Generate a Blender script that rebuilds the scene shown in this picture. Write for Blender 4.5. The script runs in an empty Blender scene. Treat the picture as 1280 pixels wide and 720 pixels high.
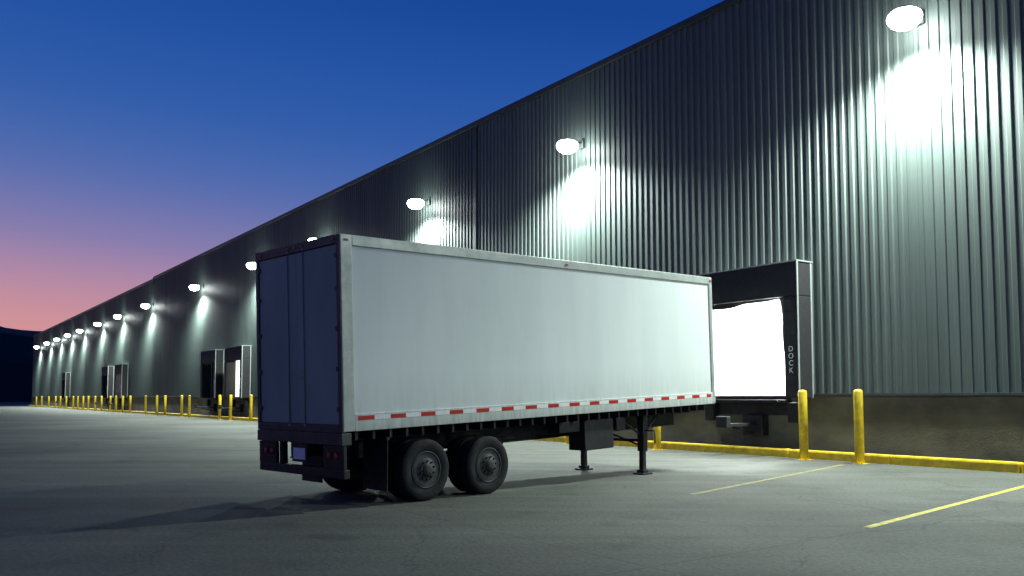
import bpy, bmesh, math, random
from mathutils import Vector, Matrix
random.seed(4)
scene=bpy.context.scene
scene.view_settings.view_transform='Standard'
scene.view_settings.look='None'
scene.view_settings.exposure=0
scene.view_settings.gamma=1

def lin(c):
    c=c/255.0
    return c/12.92 if c<=0.04045 else ((c+0.055)/1.055)**2.4
def rgb(r,g,b): return (lin(r),lin(g),lin(b),1)

# ------------------------------------------------------------ materials
def mat(name,col,rough=0.6,metal=0.0,noise=0.0,scale=4.0,stretch=(1,1,1),bump=0.0,bscale=40,emit=None,estr=0,coord='Object',spec=0.5,coat=0):
    m=bpy.data.materials.new(name); m.use_nodes=True
    nt=m.node_tree; b=nt.nodes['Principled BSDF']
    b.inputs['Base Color'].default_value=(*col[:3],1)
    b.inputs['Roughness'].default_value=rough
    b.inputs['Metallic'].default_value=metal
    b.inputs['Specular IOR Level'].default_value=spec
    b.inputs['Coat Weight'].default_value=coat
    if emit:
        b.inputs['Emission Color'].default_value=(*emit[:3],1)
        b.inputs['Emission Strength'].default_value=estr
    tc=nt.nodes.new('ShaderNodeTexCoord')
    mp=nt.nodes.new('ShaderNodeMapping'); mp.inputs['Scale'].default_value=stretch
    nt.links.new(tc.outputs[coord],mp.inputs['Vector'])
    if noise>0:
        n=nt.nodes.new('ShaderNodeTexNoise'); n.inputs['Scale'].default_value=scale
        n.inputs['Detail'].default_value=8; n.inputs['Roughness'].default_value=0.62
        nt.links.new(mp.outputs[0],n.inputs['Vector'])
        r=nt.nodes.new('ShaderNodeValToRGB')
        r.color_ramp.elements[0].position=0.3; r.color_ramp.elements[1].position=0.7
        lo=max(0,1-noise); hi=1+noise*0.5
        r.color_ramp.elements[0].color=(col[0]*lo,col[1]*lo,col[2]*lo,1)
        r.color_ramp.elements[1].color=(min(1,col[0]*hi),min(1,col[1]*hi),min(1,col[2]*hi),1)
        nt.links.new(n.outputs['Fac'],r.inputs[0]); nt.links.new(r.outputs[0],b.inputs['Base Color'])
        mr=nt.nodes.new('ShaderNodeMapRange'); mr.inputs['To Min'].default_value=min(1,rough+0.12); mr.inputs['To Max'].default_value=max(0.05,rough-0.12)
        nt.links.new(n.outputs['Fac'],mr.inputs['Value']); nt.links.new(mr.outputs[0],b.inputs['Roughness'])
    if bump>0:
        n2=nt.nodes.new('ShaderNodeTexNoise'); n2.inputs['Scale'].default_value=bscale; n2.inputs['Detail'].default_value=6
        nt.links.new(mp.outputs[0],n2.inputs['Vector'])
        bp=nt.nodes.new('ShaderNodeBump'); bp.inputs['Strength'].default_value=bump; bp.inputs['Distance'].default_value=0.02
        nt.links.new(n2.outputs['Fac'],bp.inputs['Height']); nt.links.new(bp.outputs[0],b.inputs['Normal'])
    return m

M={}
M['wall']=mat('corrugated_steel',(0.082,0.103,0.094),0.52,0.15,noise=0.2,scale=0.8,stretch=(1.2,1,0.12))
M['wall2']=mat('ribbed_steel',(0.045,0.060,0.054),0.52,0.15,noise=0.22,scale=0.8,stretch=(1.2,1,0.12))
M['trim']=mat('dark_trim',(0.05,0.06,0.06),0.5,0.4,noise=0.2)
M['found']=mat('foundation_concrete',(0.125,0.118,0.085),0.9,noise=0.5,scale=0.7,stretch=(1,1,1.6),bump=0.4,bscale=20)
M['roof']=mat('roof_membrane',(0.08,0.08,0.08),0.9)
M['yellow']=mat('yellow_paint',(0.72,0.50,0.02),0.45,noise=0.35,scale=5,bump=0.15,bscale=30)
M['line']=mat('line_paint',(0.50,0.42,0.04),0.7,noise=0.65,scale=9,bump=0.2)
M['lineworn']=mat('worn_line_paint',(0.22,0.195,0.05),0.75,noise=0.7,scale=7,bump=0.2)
M['black']=mat('black_rubber_fabric',(0.012,0.012,0.013),0.75,noise=0.3,scale=6,bump=0.3,bscale=25)
M['whitewall']=mat('interior_white',(0.85,0.86,0.85),0.7,noise=0.03)
M['paletrim']=mat('pale_trim',(0.35,0.37,0.36),0.5,0.3,noise=0.2)
M['steel']=mat('chassis_steel',(0.022,0.022,0.024),0.55,0.4,noise=0.5,scale=6,bump=0.2)
M['tyre']=mat('tyre_rubber',(0.014,0.014,0.015),0.9,noise=0.35,scale=9,bump=0.3,bscale=50,spec=0.3)
M['rim']=mat('wheel_rim',(0.045,0.047,0.048),0.7,0.1,noise=0.4,scale=10,spec=0.3)
M['alu']=mat('aluminium_rail',(0.42,0.45,0.42),0.45,0.3,noise=0.3,scale=3,bump=0.08,bscale=12)
M['red']=mat('red_reflector',(0.45,0.02,0.015),0.35,noise=0.2,scale=8)
M['wht']=mat('white_reflector',(0.75,0.75,0.72),0.35,noise=0.15,scale=8)
M['amber']=mat('amber_marker',(0.6,0.22,0.03),0.3)
M['plate']=mat('licence_plate',(0.75,0.76,0.78),0.4,noise=0.1,scale=20)
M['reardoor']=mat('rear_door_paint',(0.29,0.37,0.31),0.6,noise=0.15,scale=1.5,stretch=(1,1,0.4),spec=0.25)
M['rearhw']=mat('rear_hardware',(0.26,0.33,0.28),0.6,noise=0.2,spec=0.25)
M['rearframe']=mat('rear_frame',(0.05,0.058,0.055),0.5,0.3,noise=0.3)
M['hill']=mat('hill_scrub',(0.008,0.010,0.010),1.0,noise=0.5,scale=0.05)
M['lens']=mat('lamp_lens',(0.9,0.95,0.93),0.3,emit=(0.90,1.0,0.96),estr=60)
M['housing']=mat('lamp_housing',(0.04,0.045,0.045),0.6,0.3)

def trailer_paint(name,grime):
    m=bpy.data.materials.new(name); m.use_nodes=True; nt=m.node_tree; b=nt.nodes['Principled BSDF']
    tc=nt.nodes.new('ShaderNodeTexCoord')
    mp=nt.nodes.new('ShaderNodeMapping'); mp.inputs['Scale'].default_value=(1.4,1,0.25)
    nt.links.new(tc.outputs['Object'],mp.inputs['Vector'])
    n=nt.nodes.new('ShaderNodeTexNoise'); n.inputs['Scale'].default_value=1.3; n.inputs['Detail'].default_value=9; n.inputs['Roughness'].default_value=0.6
    nt.links.new(mp.outputs[0],n.inputs['Vector'])
    r=nt.nodes.new('ShaderNodeValToRGB'); r.color_ramp.elements[0].position=0.25; r.color_ramp.elements[1].position=0.62
    r.color_ramp.elements[0].color=(0.60,0.64,0.62,1); r.color_ramp.elements[1].color=(0.66,0.70,0.68,1)
    nt.links.new(n.outputs['Fac'],r.inputs[0])
    sp=nt.nodes.new('ShaderNodeSeparateXYZ'); nt.links.new(tc.outputs['Object'],sp.inputs[0])
    mr=nt.nodes.new('ShaderNodeMapRange'); mr.inputs['From Min'].default_value=0.0 if grime else 0.2; mr.inputs['From Max'].default_value=0.45 if grime else 0.9
    mr.inputs['To Min'].default_value=1.3 if grime else 0.45; mr.inputs['To Max'].default_value=0.0
    nt.links.new(sp.outputs['Z'],mr.inputs['Value'])
    mp2=nt.nodes.new('ShaderNodeMapping'); mp2.inputs['Scale'].default_value=(3.0,1,0.5)
    nt.links.new(tc.outputs['Object'],mp2.inputs['Vector'])
    n2=nt.nodes.new('ShaderNodeTexNoise'); n2.inputs['Scale'].default_value=3.5; n2.inputs['Detail'].default_value=8
    nt.links.new(mp2.outputs[0],n2.inputs['Vector'])
    mu=nt.nodes.new('ShaderNodeMath'); mu.operation='MULTIPLY'; nt.links.new(mr.outputs[0],mu.inputs[0]); nt.links.new(n2.outputs['Fac'],mu.inputs[1])
    mx=nt.nodes.new('ShaderNodeMixRGB'); nt.links.new(mu.outputs[0],mx.inputs[0]); nt.links.new(r.outputs[0],mx.inputs[1]); mx.inputs[2].default_value=(0.22,0.23,0.18,1)
    nt.links.new(mx.outputs[0],b.inputs['Base Color'])
    b.inputs['Roughness'].default_value=0.5
    b.inputs['Specular IOR Level'].default_value=0.35
    bp=nt.nodes.new('ShaderNodeBump'); bp.inputs['Strength'].default_value=0.10; bp.inputs['Distance'].default_value=0.03
    n3=nt.nodes.new('ShaderNodeTexNoise'); n3.inputs['Scale'].default_value=0.9; nt.links.new(tc.outputs['Object'],n3.inputs['Vector'])
    nt.links.new(n3.outputs['Fac'],bp.inputs['Height']); nt.links.new(bp.outputs[0],b.inputs['Normal'])
    return m
M['paint']=trailer_paint('trailer_white_paint',False)
M['railpaint']=trailer_paint('trailer_rail_paint',True)

def ground_mat():
    m=bpy.data.materials.new('yard_concrete'); m.use_nodes=True; nt=m.node_tree; b=nt.nodes['Principled BSDF']
    tc=nt.nodes.new('ShaderNodeTexCoord')
    mp=nt.nodes.new('ShaderNodeMapping'); mp.inputs['Rotation'].default_value=(0,0,math.radians(-125.8))
    nt.links.new(tc.outputs['Object'],mp.inputs['Vector'])
    big=nt.nodes.new('ShaderNodeTexNoise'); big.inputs['Scale'].default_value=0.16; big.inputs['Detail'].default_value=10; big.inputs['Roughness'].default_value=0.6
    nt.links.new(mp.outputs[0],big.inputs['Vector'])
    r=nt.nodes.new('ShaderNodeValToRGB'); r.color_ramp.elements[0].position=0.3; r.color_ramp.elements[1].position=0.72
    r.color_ramp.elements[0].color=(0.066,0.067,0.056,1); r.color_ramp.elements[1].color=(0.122,0.124,0.105,1)
    nt.links.new(big.outputs['Fac'],r.inputs[0])
    mp2=nt.nodes.new('ShaderNodeMapping'); mp2.inputs['Rotation'].default_value=(0,0,math.radians(-45)); mp2.inputs['Scale'].default_value=(0.06,1.1,1)
    nt.links.new(tc.outputs['Object'],mp2.inputs['Vector'])
    st=nt.nodes.new('ShaderNodeTexNoise'); st.inputs['Scale'].default_value=1.0; st.inputs['Detail'].default_value=5
    nt.links.new(mp2.outputs[0],st.inputs['Vector'])
    sr=nt.nodes.new('ShaderNodeValToRGB'); sr.color_ramp.elements[0].position=0.42; sr.color_ramp.elements[1].position=0.62
    sr.color_ramp.elements[0].color=(0.75,0.75,0.75,1); sr.color_ramp.elements[1].color=(1.05,1.05,1.05,1)
    nt.links.new(st.outputs['Fac'],sr.inputs[0])
    m1=nt.nodes.new('ShaderNodeMixRGB'); m1.blend_type='MULTIPLY'; m1.inputs[0].default_value=0.9
    nt.links.new(r.outputs[0],m1.inputs[1]); nt.links.new(sr.outputs[0],m1.inputs[2])
    fine=nt.nodes.new('ShaderNodeTexNoise'); fine.inputs['Scale'].default_value=18; fine.inputs['Detail'].default_value=8; fine.inputs['Roughness'].default_value=0.75
    nt.links.new(mp.outputs[0],fine.inputs['Vector'])
    fr=nt.nodes.new('ShaderNodeValToRGB'); fr.color_ramp.elements[0].position=0.32; fr.color_ramp.elements[1].position=0.68
    fr.color_ramp.elements[0].color=(0.45,0.45,0.45,1); fr.color_ramp.elements[1].color=(1.35,1.35,1.35,1)
    nt.links.new(fine.outputs['Fac'],fr.inputs[0])
    m2=nt.nodes.new('ShaderNodeMixRGB'); m2.blend_type='MULTIPLY'; m2.inputs[0].default_value=1
    nt.links.new(m1.outputs[0],m2.inputs[1]); nt.links.new(fr.outputs[0],m2.inputs[2])
    oi=nt.nodes.new('ShaderNodeTexNoise'); oi.inputs['Scale'].default_value=0.9; oi.inputs['Detail'].default_value=4
    nt.links.new(mp.outputs[0],oi.inputs['Vector'])
    orr=nt.nodes.new('ShaderNodeValToRGB'); orr.color_ramp.elements[0].position=0.60; orr.color_ramp.elements[1].position=0.72
    orr.color_ramp.elements[0].color=(0,0,0,1); orr.color_ramp.elements[1].color=(0.6,0.6,0.6,1)
    nt.links.new(oi.outputs['Fac'],orr.inputs[0])
    m3=nt.nodes.new('ShaderNodeMixRGB'); nt.links.new(orr.outputs[0],m3.inputs[0]); nt.links.new(m2.outputs[0],m3.inputs[1]); m3.inputs[2].default_value=(0.032,0.032,0.030,1)
    dn=nt.nodes.new('ShaderNodeTexNoise'); dn.inputs['Scale'].default_value=0.9; dn.inputs['Detail'].default_value=6
    nt.links.new(tc.outputs['Object'],dn.inputs['Vector'])
    va=nt.nodes.new('ShaderNodeVectorMath'); va.operation='MULTIPLY_ADD'; va.inputs[1].default_value=(1.6,1.6,0)
    nt.links.new(dn.outputs['Color'],va.inputs[0]); nt.links.new(tc.outputs['Object'],va.inputs[2])
    vo=nt.nodes.new('ShaderNodeTexVoronoi'); vo.feature='DISTANCE_TO_EDGE'; vo.inputs['Scale'].default_value=0.22
    nt.links.new(va.outputs[0],vo.inputs['Vector'])
    cm=nt.nodes.new('ShaderNodeMapRange'); cm.inputs['From Min'].default_value=0.0; cm.inputs['From Max'].default_value=0.005; cm.inputs['To Min'].default_value=0.55; cm.inputs['To Max'].default_value=0.0
    nt.links.new(vo.outputs['Distance'],cm.inputs['Value'])
    br=nt.nodes.new('ShaderNodeTexBrick'); br.offset=0; br.inputs['Scale'].default_value=1.0
    br.inputs['Brick Width'].default_value=6.0; br.inputs['Row Height'].default_value=6.0; br.inputs['Mortar Size'].default_value=0.018; br.inputs['Mortar Smooth'].default_value=0.4
    nt.links.new(mp.outputs[0],br.inputs['Vector'])
    mm=nt.nodes.new('ShaderNodeMath'); mm.operation='MULTIPLY'; mm.inputs[1].default_value=0.45; nt.links.new(br.outputs['Fac'],mm.inputs[0])
    mxx=nt.nodes.new('ShaderNodeMath'); mxx.operation='MAXIMUM'; nt.links.new(mm.outputs[0],mxx.inputs[0]); nt.links.new(cm.outputs[0],mxx.inputs[1])
    m4=nt.nodes.new('ShaderNodeMixRGB'); nt.links.new(mxx.outputs[0],m4.inputs[0]); nt.links.new(m3.outputs[0],m4.inputs[1]); m4.inputs[2].default_value=(0.02,0.02,0.02,1)
    nt.links.new(m4.outputs[0],b.inputs['Base Color'])
    rr=nt.nodes.new('ShaderNodeMapRange'); rr.inputs['To Min'].default_value=0.95; rr.inputs['To Max'].default_value=0.65
    nt.links.new(big.outputs['Fac'],rr.inputs['Value']); nt.links.new(rr.outputs[0],b.inputs['Roughness'])
    b.inputs['Specular IOR Level'].default_value=0.3
    bp=nt.nodes.new('ShaderNodeBump'); bp.inputs['Strength'].default_value=0.5; bp.inputs['Distance'].default_value=0.02
    nt.links.new(fine.outputs['Fac'],bp.inputs['Height']); nt.links.new(bp.outputs[0],b.inputs['Normal'])
    return m
M['ground']=ground_mat()

# ------------------------------------------------------------ mesh helpers
class MB:
    def __init__(s,name,mats):
        s.bm=bmesh.new(); s.name=name; s.mats=mats
    def box(s,a,b,m=0,bev=0.0,rot=None):
        t=bmesh.new()
        bmesh.ops.create_cube(t,size=1)
        sx,sy,sz=[b[i]-a[i] for i in range(3)]
        c=Vector([(a[i]+b[i])/2 for i in range(3)])
        bmesh.ops.scale(t,vec=(sx,sy,sz),verts=t.verts)
        if bev>0:
            bmesh.ops.bevel(t,geom=list(t.edges),offset=min(bev,0.45*min(abs(sx),abs(sy),abs(sz))),segments=2,affect='EDGES',profile=0.6)
        if rot: bmesh.ops.rotate(t,cent=(0,0,0),matrix=rot,verts=t.verts)
        bmesh.ops.translate(t,vec=c,verts=t.verts)
        s._merge(t,m)
    def cyl(s,p,q,r,m=0,seg=16,r2=None,smooth=True):
        p=Vector(p);q=Vector(q);d=q-p
        t=bmesh.new()
        bmesh.ops.create_cone(t,cap_ends=True,segments=seg,radius1=r,radius2=r if r2 is None else r2,depth=d.length)
        rot=Vector((0,0,1)).rotation_difference(d.normalized()).to_matrix()
        bmesh.ops.rotate(t,cent=(0,0,0),matrix=rot,verts=t.verts)
        bmesh.ops.translate(t,vec=(p+q)/2,verts=t.verts)
        if smooth:
            for f in t.faces:
                if len(f.verts)==4: f.smooth=True
        s._merge(t,m)
    def lathe(s,prof,centre,axis,m=0,seg=40,smooth=True):
        t=bmesh.new(); rings=[]
        rot=Vector((0,0,1)).rotation_difference(Vector(axis).normalized()).to_matrix()
        c=Vector(centre)
        for r,h in prof:
            ring=[]
            for i in range(seg):
                a=2*math.pi*i/seg
                ring.append(t.verts.new(c+rot@Vector((r*math.cos(a),r*math.sin(a),h))))
            rings.append(ring)
        for k in range(len(rings)-1):
            for i in range(seg):
                f=t.faces.new((rings[k][i],rings[k][(i+1)%seg],rings[k+1][(i+1)%seg],rings[k+1][i])); f.smooth=smooth
        t.faces.new(rings[0][::-1]); t.faces.new(rings[-1])
        bmesh.ops.recalc_face_normals(t,faces=t.faces)
        s._merge(t,m)
    def quad(s,pts,m=0):
        t=bmesh.new(); t.faces.new([t.verts.new(p) for p in pts]); s._merge(t,m)
    def _merge(s,t,m):
        me=bpy.data.meshes.new('tmp')
        for f in t.faces: f.material_index=m
        t.to_mesh(me); t.free()
        s.bm.from_mesh(me); bpy.data.meshes.remove(me)
    def done(s,parent=None,loc=None):
        me=bpy.data.meshes.new(s.name); s.bm.to_mesh(me); s.bm.free()
        for k in s.mats: me.materials.append(M[k])
        o=bpy.data.objects.new(s.name,me); scene.collection.objects.link(o)
        if parent: o.parent=parent
        if loc: o.location=loc
        return o
def empty(name,loc=(0,0,0),rz=0,parent=None,rot=None):
    e=bpy.data.objects.new(name,None); e.empty_display_size=0.5; scene.collection.objects.link(e)
    e.location=loc; e.rotation_euler=rot if rot else (0,0,rz)
    if parent: e.parent=parent
    return e

# ------------------------------------------------------------ ground + hill
g=MB('ground',['ground']); g.quad([(-1500,-1500,0),(1500,-1500,0),(1500,1500,0),(-1500,1500,0)]); g.done()

def hill():
    bm=bmesh.new(); n=200; rows=[]
    for j,(off,hf) in enumerate([(0,0),(40,0.45),(90,0.8),(150,1.0),(260,0.9)]):
        row=[]
        for i in range(n):
            a=math.radians(-85+ 160*i/(n-1))
            R=380+off
            H=35.5+2.5*math.sin(a*7+2.6)+1.2*math.sin(a*17)+0.8*math.sin(a*53)+random.uniform(-.6,.6)
            row.append(bm.verts.new((R*math.sin(a),R*math.cos(a),-0.5+H*hf*1.22)))
        rows.append(row)
    for j in range(len(rows)-1):
        for i in range(n-1):
            bm.faces.new((rows[j][i],rows[j][i+1],rows[j+1][i+1],rows[j+1][i]))
    me=bpy.data.meshes.new('hill'); bm.to_mesh(me); bm.free(); me.materials.append(M['hill'])
    o=bpy.data.objects.new('hill',me); scene.collection.objects.link(o)
hill()

# ------------------------------------------------------------ warehouse (local x along wall, y out to the yard)
W0=(11.8,19.1,0); RZ=math.radians(125.8)
wh=empty('warehouse',W0,RZ)
FH=1.72
docks=[(5.64,9.75,1),(22.0,26.1,0),(35.5,39.6,0),(53.0,57.1,2),(59.5,63.6,0),(95,99.1,2),(103,107.1,0),(136,140,0),(-24,-19.9,0)]
def wall_section(name,t0,t1,ztop,matk,pitch,depth,base_y=0.0):
    bm=bmesh.new()
    prof=[(0,0),(0.34,0),(0.44,depth),(0.80,depth),(0.90,0)]
    pts=[]
    t=t0
    while t<t1-1e-4:
        for fx,y in prof:
            tt=t+fx*pitch
            if tt<=t1: pts.append((tt,base_y+y))
        t+=pitch
    pts.append((t1,base_y))
    prev=None
    for (x,y) in pts:
        zb=FH+0.03
        if prev:
            xm=(prev[0]+x)/2
            for d0,d1,l in docks:
                if d0+0.3<xm<d1-0.3: zb=4.75
            v=[bm.verts.new((prev[0],prev[1],zb)),bm.verts.new((x,y,zb)),bm.verts.new((x,y,ztop)),bm.verts.new((prev[0],prev[1],ztop))]
            bm.faces.new(v[::-1])
        prev=(x,y)
    bmesh.ops.remove_doubles(bm,verts=bm.verts,dist=0.0005)
    me=bpy.data.meshes.new(name); bm.to_mesh(me); bm.free(); me.materials.append(M[matk])
    o=bpy.data.objects.new(name,me); scene.collection.objects.link(o); o.parent=wh
T_END=184
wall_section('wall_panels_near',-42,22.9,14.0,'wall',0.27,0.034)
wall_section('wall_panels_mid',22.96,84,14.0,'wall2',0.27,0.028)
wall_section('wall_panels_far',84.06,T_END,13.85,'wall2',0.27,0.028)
s=MB('roof_and_structure',['roof','trim','wall2'])
s.box((-42,-60,0.0),(T_END,-7,13.4),0)
s.box((-42,-7,13.3),(T_END,-0.02,13.45),0)
s.box((-42.1,-7,0),(-42.0,0.0,13.9),2)
s.box((T_END,-60,0),(T_END+0.1,0.0,13.55),2)
s.box((-42.2,-0.25,14.0),(83.95,0.12,14.22),1,0.02)
s.box((84.0,-0.25,13.85),(T_END+0.2,0.12,14.05),1,0.02)
s.box((83.95,-0.2,13.5),(84.05,0.10,14.2),1)
s.box((22.86,-0.02,FH+0.06),(23.0,0.075,13.99),1,0.01)
for a,b in [(-42,-24.1),(-19.8,5.6),(9.8,21.95),(26.15,35.45),(39.65,52.95),(57.15,59.45),(63.65,94.9),(99.2,102.9),(107.2,135.9),(140.1,T_END)]:
    s.box((a,0.0,FH-0.02),(b,0.10,FH+0.06),1,0.01)
s.done(wh)
f=MB('foundation',['found','trim'])
xs=-42
while xs<T_END:
    xe=min(xs+6.0,T_END)
    f.box((xs+0.008,-6.9,-0.3),(xe-0.008,0.03,FH-0.03),0,0.012)
    xs+=6.0
f.box((-42,-6.8,-0.3),(T_END,0.015,FH-0.045),1)
f.done(wh)
for d0,d1,lit in docks:
    k=MB('dock_shelter',['black','paletrim','wht','yellow'])
    P=0.72; ow=0.46; ZB=1.64
    k.box((d0,0.0,ZB),(d0+ow,P,4.5),0,0.03)
    k.box((d1-ow,0.0,ZB),(d1,P,4.5),0,0.03)
    k.box((d0,0.0,4.503),(d1,P+0.01,5.46),0,0.03)
    for i in range(8):
        z=1.7+i*0.34
        k.box((d0+0.03,P,z),(d0+ow-0.03,P+0.025,z+0.30),0,0.012)
        k.box((d1-ow+0.03,P,z),(d1-0.03,P+0.025,z+0.30),0,0.012)
    t=bmesh.new(); n=12; A=[];B=[]
    for i in range(n+1):
        u=i/n; z=1.7+u*2.8
        bulge=0.05+0.20*u**2.2
        A.append(t.verts.new((d0+ow-0.02,P-0.05,z))); B.append(t.verts.new((d0+ow+bulge,P-0.14-0.05*math.sin(u*9),z)))
    for i in range(n):
        ff=t.faces.new((A[i],B[i],B[i+1],A[i+1])); ff.smooth=True
    k._merge(t,0)
    t=bmesh.new(); n=14; A=[];B=[]
    for i in range(n+1):
        u=i/n; x=d0+ow-0.02+u*(d1-d0-2*ow+0.04)
        A.append(t.verts.new((x,P-0.06,4.6))); B.append(t.verts.new((x,P-0.16+0.03*math.sin(u*20),4.40+0.06*math.sin(u*5+0.6)+0.02*math.sin(u*17))))
    for i in range(n):
        ff=t.faces.new((A[i],B[i],B[i+1],A[i+1])); ff.smooth=True
    k._merge(t,0)
    k.box((d0-0.02,0.06,ZB),(d0-0.002,0.12,5.44),1)
    k.box((d0-0.025,P-0.03,ZB),(d0-0.002,P+0.03,5.48),1)
    k.box((d0-0.025,0.0,5.465),(d1+0.02,P+0.04,5.50),1)
    k.box((d1+0.002,P-0.03,ZB),(d1+0.025,P+0.03,5.48),1)
    k.done(wh)
    cu=bpy.data.curves.new('dock_lettering','FONT'); cu.body='D\nO\nC\nK'; cu.size=0.21; cu.align_x='CENTER'; cu.space_line=0.95; cu.extrude=0.002
    to=bpy.data.objects.new('dock_lettering',cu); scene.collection.objects.link(to); to.parent=wh
    to.location=(d0+0.22,P+0.030,2.95); to.rotation_euler=(math.radians(90),0,math.radians(180)); cu.materials.append(M['wht'])
    r=MB('dock_room',['whitewall','steel'])
    a=d0+ow-0.12; b=d1-ow+0.12
    y1=-5.5
    r.quad([(a,y1,FH),(b,y1,FH),(b,y1,4.7),(a,y1,4.7)],0)
    r.quad([(a,y1,FH),(a,0.0,FH),(a,0.0,4.7),(a,y1,4.7)],0)
    r.quad([(b,y1,FH),(b,0.0,FH),(b,0.0,4.7),(b,y1,4.7)],0)
    r.quad([(a,y1,4.7),(b,y1,4.7),(b,0.0,4.7),(a,0.0,4.7)],0)
    r.quad([(a,y1,FH),(b,y1,FH),(b,0.0,FH),(a,0.0,FH)],0)
    r.done(wh)
    if lit==1:
        L=bpy.data.lights.new('dock_room_light','POINT'); L.energy=1500; L.color=(0.95,1,0.98); L.shadow_soft_size=0.3
        o=bpy.data.objects.new('dock_room_light',L); scene.collection.objects.link(o); o.parent=wh; o.location=((a+b)/2,-2.0,3.6)
    elif lit==2:
        q=MB('dock_leaf',['black']); q.box((a,-0.2,FH),(a+1.5,-0.1,4.7),0); q.done(wh)
        L=bpy.data.lights.new('dock_room_light','POINT'); L.energy=260; L.color=(1,0.98,0.92); L.shadow_soft_size=0.3
        o=bpy.data.objects.new('dock_room_light',L); scene.collection.objects.link(o); o.parent=wh; o.location=(b-0.9,-1.6,3.6)
    else:
        q=MB('sectional_door',['black','black'])
        for i in range(6):
            q.box((a,-0.16,FH+i*0.5),(b,-0.1,FH+i*0.5+0.485),0,0.01)
        q.done(wh)
    q=MB('dock_leveller',['steel','black','yellow'])
    q.box((d0+0.75,0.031,1.15),(d1-0.75,0.10,FH),0)
    q.box((d0+0.8,0.10,1.52),(d1-0.8,0.62,1.60),0,0.01)
    q.box((d0+0.35,0.031,0.95),(d0+0.7,0.30,1.52),1,0.03)
    q.box((d1-0.7,0.031,0.95),(d1-0.35,0.30,1.52),1,0.03)
    q.box((d0+1.55,0.031,0.55),(d0+2.25,0.35,1.15),0,0.02)
    q.box((d0+1.75,0.35,0.82),(d0+2.05,1.7,0.92),1,0.02)
    q.box((d0+1.70,1.55,0.80),(d0+2.10,1.72,1.12),1,0.02)
    q.cyl((d0+1.9,0.36,0.62),(d0+1.9,1.2,0.80),0.035,1,10)
    q.done(wh)

# ------------------------------------------------------------ curb
c=MB('yellow_curb',['yellow'])
x=-42
while x<T_END-2:
    c.box((x,0.52,-0.05),(x+2.985,0.78+random.uniform(-.008,.008),0.23+random.uniform(-.006,.006)),0,0.05)
    x+=3.0
co=c.done(); co.location=W0; co.rotation_euler=(0,0,RZ)

# ------------------------------------------------------------ bollards
def w2(t,y,z=0):
    ca,sa=math.cos(RZ),math.sin(RZ)
    return (W0[0]+ca*t-sa*y, W0[1]+sa*t+ca*y, z)
bdata=None
def bollard(t,y=1.2,lean=(0,0)):
    global bdata
    if bdata is None:
        k=MB('bollard',['yellow','steel'])
        k.lathe([(0.115,0.012),(0.115,1.80),(0.107,1.835),(0.08,1.86),(0.03,1.872),(0.005,1.874)],(0,0,0),(0,0,1),0,28)
        k.box((-0.17,-0.17,0.0),(0.17,0.17,0.014),0,0.003)
        for a in (-1,1):
            for b in (-1,1): k.cyl((a*.14,b*.14,0.01),(a*.14,b*.14,0.035),0.014,1,6)
        o=k.done(); bdata=o.data
    else:
        o=bpy.data.objects.new('bollard',bdata); scene.collection.objects.link(o)
    o.location=w2(t,y,0.0); o.rotation_euler=(lean[0],lean[1],RZ)
for t in [3.57,5.18,10.6,15.0,18.6,30,33.5,42,45.5,49.4,53.8,56.7,65,67.5,73,76.3,81,88,91.5,95,98.5,104,108,113,117,121,125,131,137,142,150,158,166]:
    bollard(t,1.2+random.uniform(-.05,.05),lean=(random.uniform(-.01,.01),random.uniform(-.01,.01)))

# ------------------------------------------------------------ parking lines
def pline(p,q,w=0.11,mk='line'):
    p=Vector((*p,0.004)); q=Vector((*q,0.004)); d=(q-p).normalized(); n=Vector((-d.y,d.x,0))*w/2
    k=MB('parking_line',[mk]); k.quad([p-n,q-n,q+n,p+n]); k.done()
pline((4.55,10.9),(10.6,16.9))
pline((3.1,14.6),(8.2,21.0),mk='lineworn')

# ------------------------------------------------------------ wall lamps
lamp_ts=[-23,-10,2.3,15.5,27.1,39.6,50.9,65.8,83.9,98,110.5,124,135,146,158,172]
for t in lamp_ts:
    z=11.2
    e=empty('wall_lamp',w2(t,0,z),RZ)
    k=MB('lamp_housing',['housing','lens'])
    k.box((-0.12,0.05,-0.05),(0.12,0.12,0.30),0,0.01)
    k.cyl((0,0.1,0.16),(0,0.70,0.20),0.03,0,10)
    # round cap over a bowl-shaped glass, modelled oversize to stand in for lamp glow
    k.lathe([(0.27,0.086),(0.24,0.14),(0.15,0.19),(0.04,0.21)],(0,0.80,0),(0,0,1),0,28)
    k.lathe([(0.02,-0.35),(0.12,-0.345),(0.22,-0.315),(0.32,-0.25),(0.39,-0.155),(0.41,-0.06),(0.38,0.02),(0.31,0.08)],(0,0.80,0),(0,0,1),1,32)
    k.done(e)
    L=bpy.data.lights.new('lamp_light','SPOT'); L.energy=11500; L.color=(0.86,1.0,0.94)
    L.spot_size=math.radians(160); L.spot_blend=0.85; L.shadow_soft_size=0.3
    o=bpy.data.objects.new('lamp_light',L); scene.collection.objects.link(o); o.parent=e
    o.location=(0,0.78,-0.68); o.rotation_euler=(math.radians(3),0,0)

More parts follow.
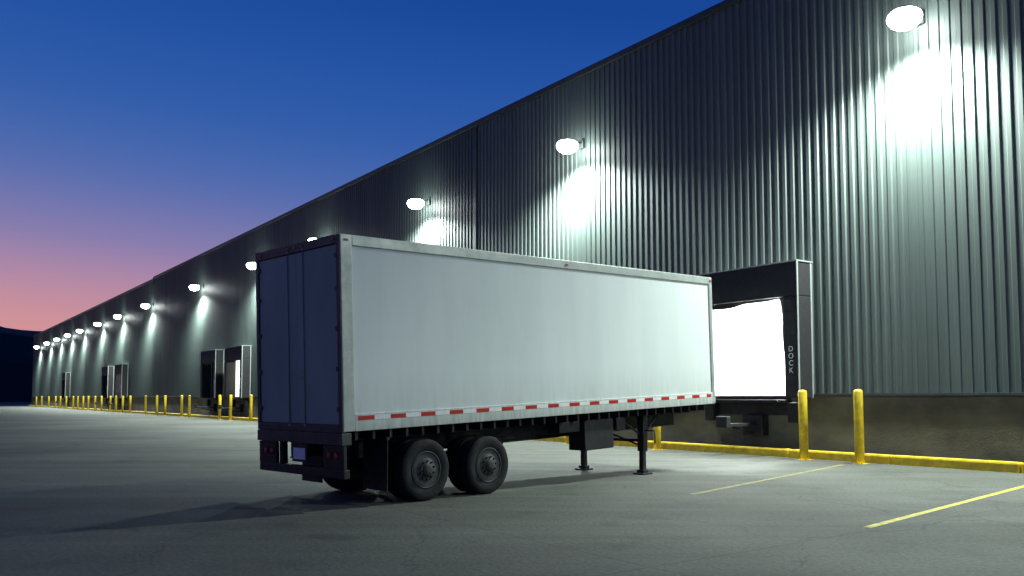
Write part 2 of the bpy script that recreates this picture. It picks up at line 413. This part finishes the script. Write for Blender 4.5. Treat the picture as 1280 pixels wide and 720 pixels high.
# ------------------------------------------------------------ trailer
tr=empty('semi_trailer',(-2.49,12.47,0),math.radians(45))
body=empty('body',(0,0,1.15),parent=tr,rot=(0,math.radians(-2.1),0))
LN=10.25; WD=2.5; HT=2.95
b=MB('cargo_box',['paint','alu','reardoor','rearframe','railpaint'])
b.box((0.06,0.03,0.10),(LN-0.05,WD-0.03,HT-0.03),0)
b.box((0.21,0.012,0.26),(LN-0.14,0.04,HT-0.165),0)
b.box((0.21,WD-0.04,0.26),(LN-0.14,WD-0.012,HT-0.165),0)
for y0,y1 in ((-0.012,0.05),(WD-0.05,WD+0.012)):
    b.box((0.21,y0,HT-0.165),(LN-0.1,y1,HT),1,0.012)
    b.box((0.21,y0,0.0),(LN-0.1,y1,0.26),4,0.006)
    b.box((0.0,y0-0.003,0.0),(0.207,y1,HT),1,0.012)
    b.box((LN-0.14,y0-0.003,0.0),(LN,y1+0.02 if y0<0 else y1,HT+0.003),1,0.03)
b.box((0.0,0.05,HT-0.05),(LN-0.02,WD-0.05,HT-0.005),1)
b.box((LN-0.05,0.06,0.0),(LN+0.004,WD-0.06,HT-0.04),0)
b.box((-0.02,-0.008,-0.02),(0.05,0.085,HT+0.002),3,0.008)
b.box((-0.02,WD-0.085,-0.02),(0.05,WD+0.008,HT+0.002),3,0.008)
b.box((-0.02,0.088,HT-0.14),(0.05,WD-0.088,HT+0.002),3,0.008)
b.box((-0.03,-0.01,-0.20),(0.14,WD+0.01,-0.023),3,0.008)
b.box((-0.02,0.088,-0.02),(0.05,WD-0.088,0.10),3,0.008)
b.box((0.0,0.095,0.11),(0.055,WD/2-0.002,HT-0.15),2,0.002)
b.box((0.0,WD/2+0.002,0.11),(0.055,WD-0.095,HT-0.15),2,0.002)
b.done(body)
d=MB('door_hardware',['rearhw','rearframe'])
for y in (1.02,1.48):
    d.cyl((-0.014,y,0.04),(-0.014,y,HT-0.08),0.009,0,10)
    for z in (0.06,HT-0.13):
        d.box((-0.022,y-0.03,z),(0.0,y+0.03,z+0.04),0,0.004)
d.box((-0.03,1.02,0.82),(-0.02,1.22,0.84),0,0.003)
for y in (0.06,WD-0.14):
    for z in (0.3,0.9,1.5,2.1,2.6):
        d.box((-0.026,y,z),(0.0,y+0.06,z+0.07),1,0.004)
d.done(body)
rv=MB('rivets',['alu'])
x=0.3
while x<LN-0.15:
    for z in (0.245,HT-0.15): rv.cyl((x,-0.018,z),(x,-0.008,z),0.007,0,6,smooth=False)
    x+=0.15
for xx in (0.03,0.17):
    z=0.1
    while z<HT-0.1:
        rv.cyl((xx,-0.021,z),(xx,-0.011,z),0.007,0,6,smooth=False); z+=0.14
rv.done(body)
sm=MB('panel_rivets',['paint'])
x=0.24+1.22
while x<LN-0.6:
    z=0.33
    while z<HT-0.22:
        sm.cyl((x,0.0075,z),(x,0.013,z),0.006,0,6,smooth=False); z+=0.11
    x+=1.22
sm.done(body)
tp=MB('reflective_tape',['red','wht'])
x=0.26; i=0
while x<LN-0.2:
    w=0.30
    tp.box((x,-0.0155,0.16),(min(x+w,LN-0.2),-0.0125,0.225),i%2)
    x+=w; i+=1
tp.done(body)
mk=MB('marker_lights',['amber','red'])
for x in (0.1,5.1,LN-0.07): mk.box((x-0.04,-0.03,HT-0.10),(x+0.04,-0.016,HT-0.07),1,0.005)
for y in (0.12,1.0,1.2,1.4,2.3): mk.box((-0.035,y,HT-0.08),(-0.018,y+0.07,HT-0.05),1,0.005)
mk.done(body)
ch=MB('chassis',['steel','black','plate','red','alu'])
for y in (0.72,1.68):
    ch.box((0.15,y,-0.16),(LN-0.6,y+0.10,-0.142),0); ch.box((0.15,y+0.04,-0.46),(LN-0.6,y+0.06,-0.16),0); ch.box((0.15,y,-0.48),(LN-0.6,y+0.10,-0.46),0)
x=0.25
while x<LN-0.2:
    ch.box((x,0.06,-0.14),(x+0.05,WD-0.06,0.05),0); x+=0.32
ch.box((5.65,0.12,-0.74),(6.55,0.55,-0.15),0,0.02)
ch.box((6.7,0.15,-0.4),(7.0,0.5,-0.15),0,0.02)
ch.box((5.0,0.2,-0.36),(5.6,0.5,-0.15),0,0.02)
ch.box((LN-1.6,0.5,-0.2),(LN-0.3,2.0,-0.142),0)
ch.cyl((LN-1.0,1.25,-0.35),(LN-1.0,1.25,-0.2),0.05,0)
ch.cyl((3.9,0.75,-0.45),(3.9,1.6,-0.45),0.13,0,16)
for y in (0.55,1.85): ch.box((0.06,y,-0.62),(0.16,y+0.10,-0.14),0,0.01)
ch.box((0.0,0.0,-0.70),(0.11,WD,-0.56),0,0.015)
ch.box((0.0,0.0,-0.56),(0.06,0.55,-0.21),0,0.01)
ch.box((0.0,WD-0.55,-0.56),(0.06,WD,-0.21),0,0.01)
ch.box((-0.012,1.05,-0.46),(-0.002,1.40,-0.28),2,0.003)
ch.box((0.0,1.0,-0.50),(0.03,1.45,-0.20),0)
for y in (0.12,0.32,2.0,2.2): ch.lathe([(0.055,0),(0.05,0.02),(0.02,0.03)],(0.0,y+0.05,-0.36),(-1,0,0),3,14)
for k0 in range(3):
    pts=[Vector((3.4+i*0.35, 0.55+0.05*k0, -0.30-0.10*math.sin(i*1.1+k0))) for i in range(9)]
    for p,q in zip(pts,pts[1:]): ch.cyl(p,q,0.012,1,6)
ch.done(body)
TR=0.50
def wheel(x,y,out):
    k=MB('wheel',['tyre','rim','steel'])
    tyre=[(0.285,-0.105),(0.32,-0.125),(0.40,-0.138),(0.455,-0.132),(0.482,-0.115),(0.495,-0.09),(0.499,-0.045),(0.487,-0.04),(0.487,-0.032),(0.5,-0.028),(0.5,0.028),(0.487,0.032),(0.487,0.04),(0.499,0.045),(0.495,0.09),(0.482,0.115),(0.455,0.132),(0.40,0.138),(0.32,0.125),(0.285,0.105)]
    k.lathe(tyre,(0,0,0),(0,1,0),0,56)
    for sgn in (-1,1):
        k.lathe([(0.295,0.108),(0.30,0.125),(0.285,0.13),(0.27,0.10),(0.255,0.05)],(0,0,0),(0,sgn,0),1,40)
    o=out
    k.lathe([(0.262,0.115),(0.24,0.098),(0.20,0.105),(0.175,0.135),(0.12,0.14),(0.10,0.17),(0.08,0.195),(0.03,0.20)],(0,0,0),(0,o,0),1,40)
    for i in range(10):
        a=2*math.pi*i/10
        cx,cz=0.143*math.cos(a),0.143*math.sin(a)
        k.cyl((cx,o*0.135,cz),(cx,o*0.17,cz),0.016,2,6)
        a2=a+math.pi/10
        cx,cz=0.222*math.cos(a2),0.222*math.sin(a2)
        k.cyl((cx,o*0.09,cz),(cx,o*0.1065,cz),0.024,2,12)
    ob=k.done(tr,(x,y,TR)); ob.rotation_euler=(0,random.uniform(0,6),0)
AX=(1.62,3.0)
for x in AX:
    wheel(x,0.17,-1); wheel(x,0.49,-1); wheel(x,WD-0.49,1); wheel(x,WD-0.17,1)
rg=MB('running_gear',['steel','black','rim'])
for x in AX:
    rg.cyl((x,0.2,TR),(x,WD-0.2,TR),0.065,0,16)
    for y in (0.75,1.65):
        rg.box((x-0.5,y,0.60),(x+0.5,y+0.08,0.66),0,0.01)
        rg.box((x-0.3,y-0.005,0.66),(x+0.3,y+0.085,0.70),0,0.01)
        rg.box((x-0.07,y-0.02,0.42),(x+0.07,y+0.1,0.72),0,0.01)
        rg.box((x-0.62,y-0.01,0.55),(x-0.5,y+0.09,0.83),0,0.01)
        rg.box((x+0.5,y-0.01,0.55),(x+0.62,y+0.09,0.83),0,0.01)
    rg.cyl((x+0.2,0.9,0.62),(x+0.2,1.1,0.62),0.09,0,14)
for y0 in (0.02,WD-0.66):
    rg.box((0.82,y0,0.22),(0.835,y0+0.64,1.00),1,0.004)
    rg.box((0.80,y0-0.01,1.00),(0.86,y0+0.65,1.05),0,0.004)
rg.done(tr)
lg=MB('landing_gear',['steel','yellow'])
LX=7.95
for y in (0.42,WD-0.42):
    lg.box((LX-0.08,y-0.08,0.50),(LX+0.08,y+0.08,1.28),0,0.012)
    lg.box((LX-0.055,y-0.055,0.08),(LX+0.055,y+0.055,0.52),0,0.008)
    lg.box((LX-0.17,y-0.14,0.0),(LX+0.17,y+0.14,0.035),0,0.01)
    lg.box((LX-0.09,y-0.09,0.035),(LX+0.09,y+0.09,0.10),0,0.01)
    lg.cyl((LX+0.05,y,0.85),(LX+0.75,y+(0.2 if y<1 else -0.2),1.22),0.025,0,8)
    lg.cyl((LX-0.05,y,0.85),(LX-0.55,y+(0.2 if y<1 else -0.2),1.2),0.025,0,8)
lg.box((LX-0.03,0.45,0.70),(LX+0.03,WD-0.45,0.76),0)
lg.cyl((LX,0.42,0.60),(LX,WD-0.42,1.1),0.02,0,8)
lg.cyl((LX,0.10,0.95),(LX,0.42,0.95),0.018,0,8)
lg.cyl((LX,0.10,0.95),(LX+0.02,0.10,0.68),0.014,0,8)
lg.done(tr)

# ------------------------------------------------------------ world: dusk sky
w=bpy.data.worlds.new('World'); scene.world=w; w.use_nodes=True; nt=w.node_tree
bg=nt.nodes['Background']
tc=nt.nodes.new('ShaderNodeTexCoord')
sp=nt.nodes.new('ShaderNodeSeparateXYZ'); nt.links.new(tc.outputs['Generated'],sp.inputs[0])
az=math.radians(-50)
dt=nt.nodes.new('ShaderNodeVectorMath'); dt.operation='DOT_PRODUCT'; dt.inputs[1].default_value=(math.sin(az),math.cos(az),0)
nt.links.new(tc.outputs['Generated'],dt.inputs[0])
m1=nt.nodes.new('ShaderNodeMath'); m1.operation='MULTIPLY_ADD'; m1.inputs[1].default_value=-0.12; m1.inputs[2].default_value=0.12
nt.links.new(dt.outputs['Value'],m1.inputs[0])
m2=nt.nodes.new('ShaderNodeMath'); m2.operation='ADD'; nt.links.new(sp.outputs['Z'],m2.inputs[0]); nt.links.new(m1.outputs[0],m2.inputs[1])
r=nt.nodes.new('ShaderNodeValToRGB'); cr=r.color_ramp; cr.interpolation='B_SPLINE'
stops=[(0.0,(224,154,140)),(0.09,(208,146,154)),(0.135,(178,138,166)),(0.18,(136,126,174)),(0.25,(78,108,174)),(0.34,(44,92,170)),(0.48,(22,71,156)),(0.75,(8,42,114)),(1.0,(6,27,78))]
cr.elements[0].position=stops[0][0]; cr.elements[0].color=rgb(*stops[0][1])
cr.elements[1].position=1.0; cr.elements[1].color=rgb(*stops[-1][1])
for p,cc in stops[1:-1]:
    e=cr.elements.new(p); e.color=rgb(*cc)
nt.links.new(m2.outputs[0],r.inputs[0]); nt.links.new(r.outputs[0],bg.inputs['Color'])
bg.inputs['Strength'].default_value=1.0

# ------------------------------------------------------------ camera
cam=bpy.data.cameras.new('Camera'); co=bpy.data.objects.new('Camera',cam); scene.collection.objects.link(co)
cam.sensor_width=36; cam.lens=29.6; cam.clip_end=4000
PITCH=3.5
co.location=(0,0,1.66); co.rotation_euler=(math.radians(90+PITCH),0,0)
cam.shift_y=(137-1052*math.tan(math.radians(PITCH)))/1280
scene.camera=co
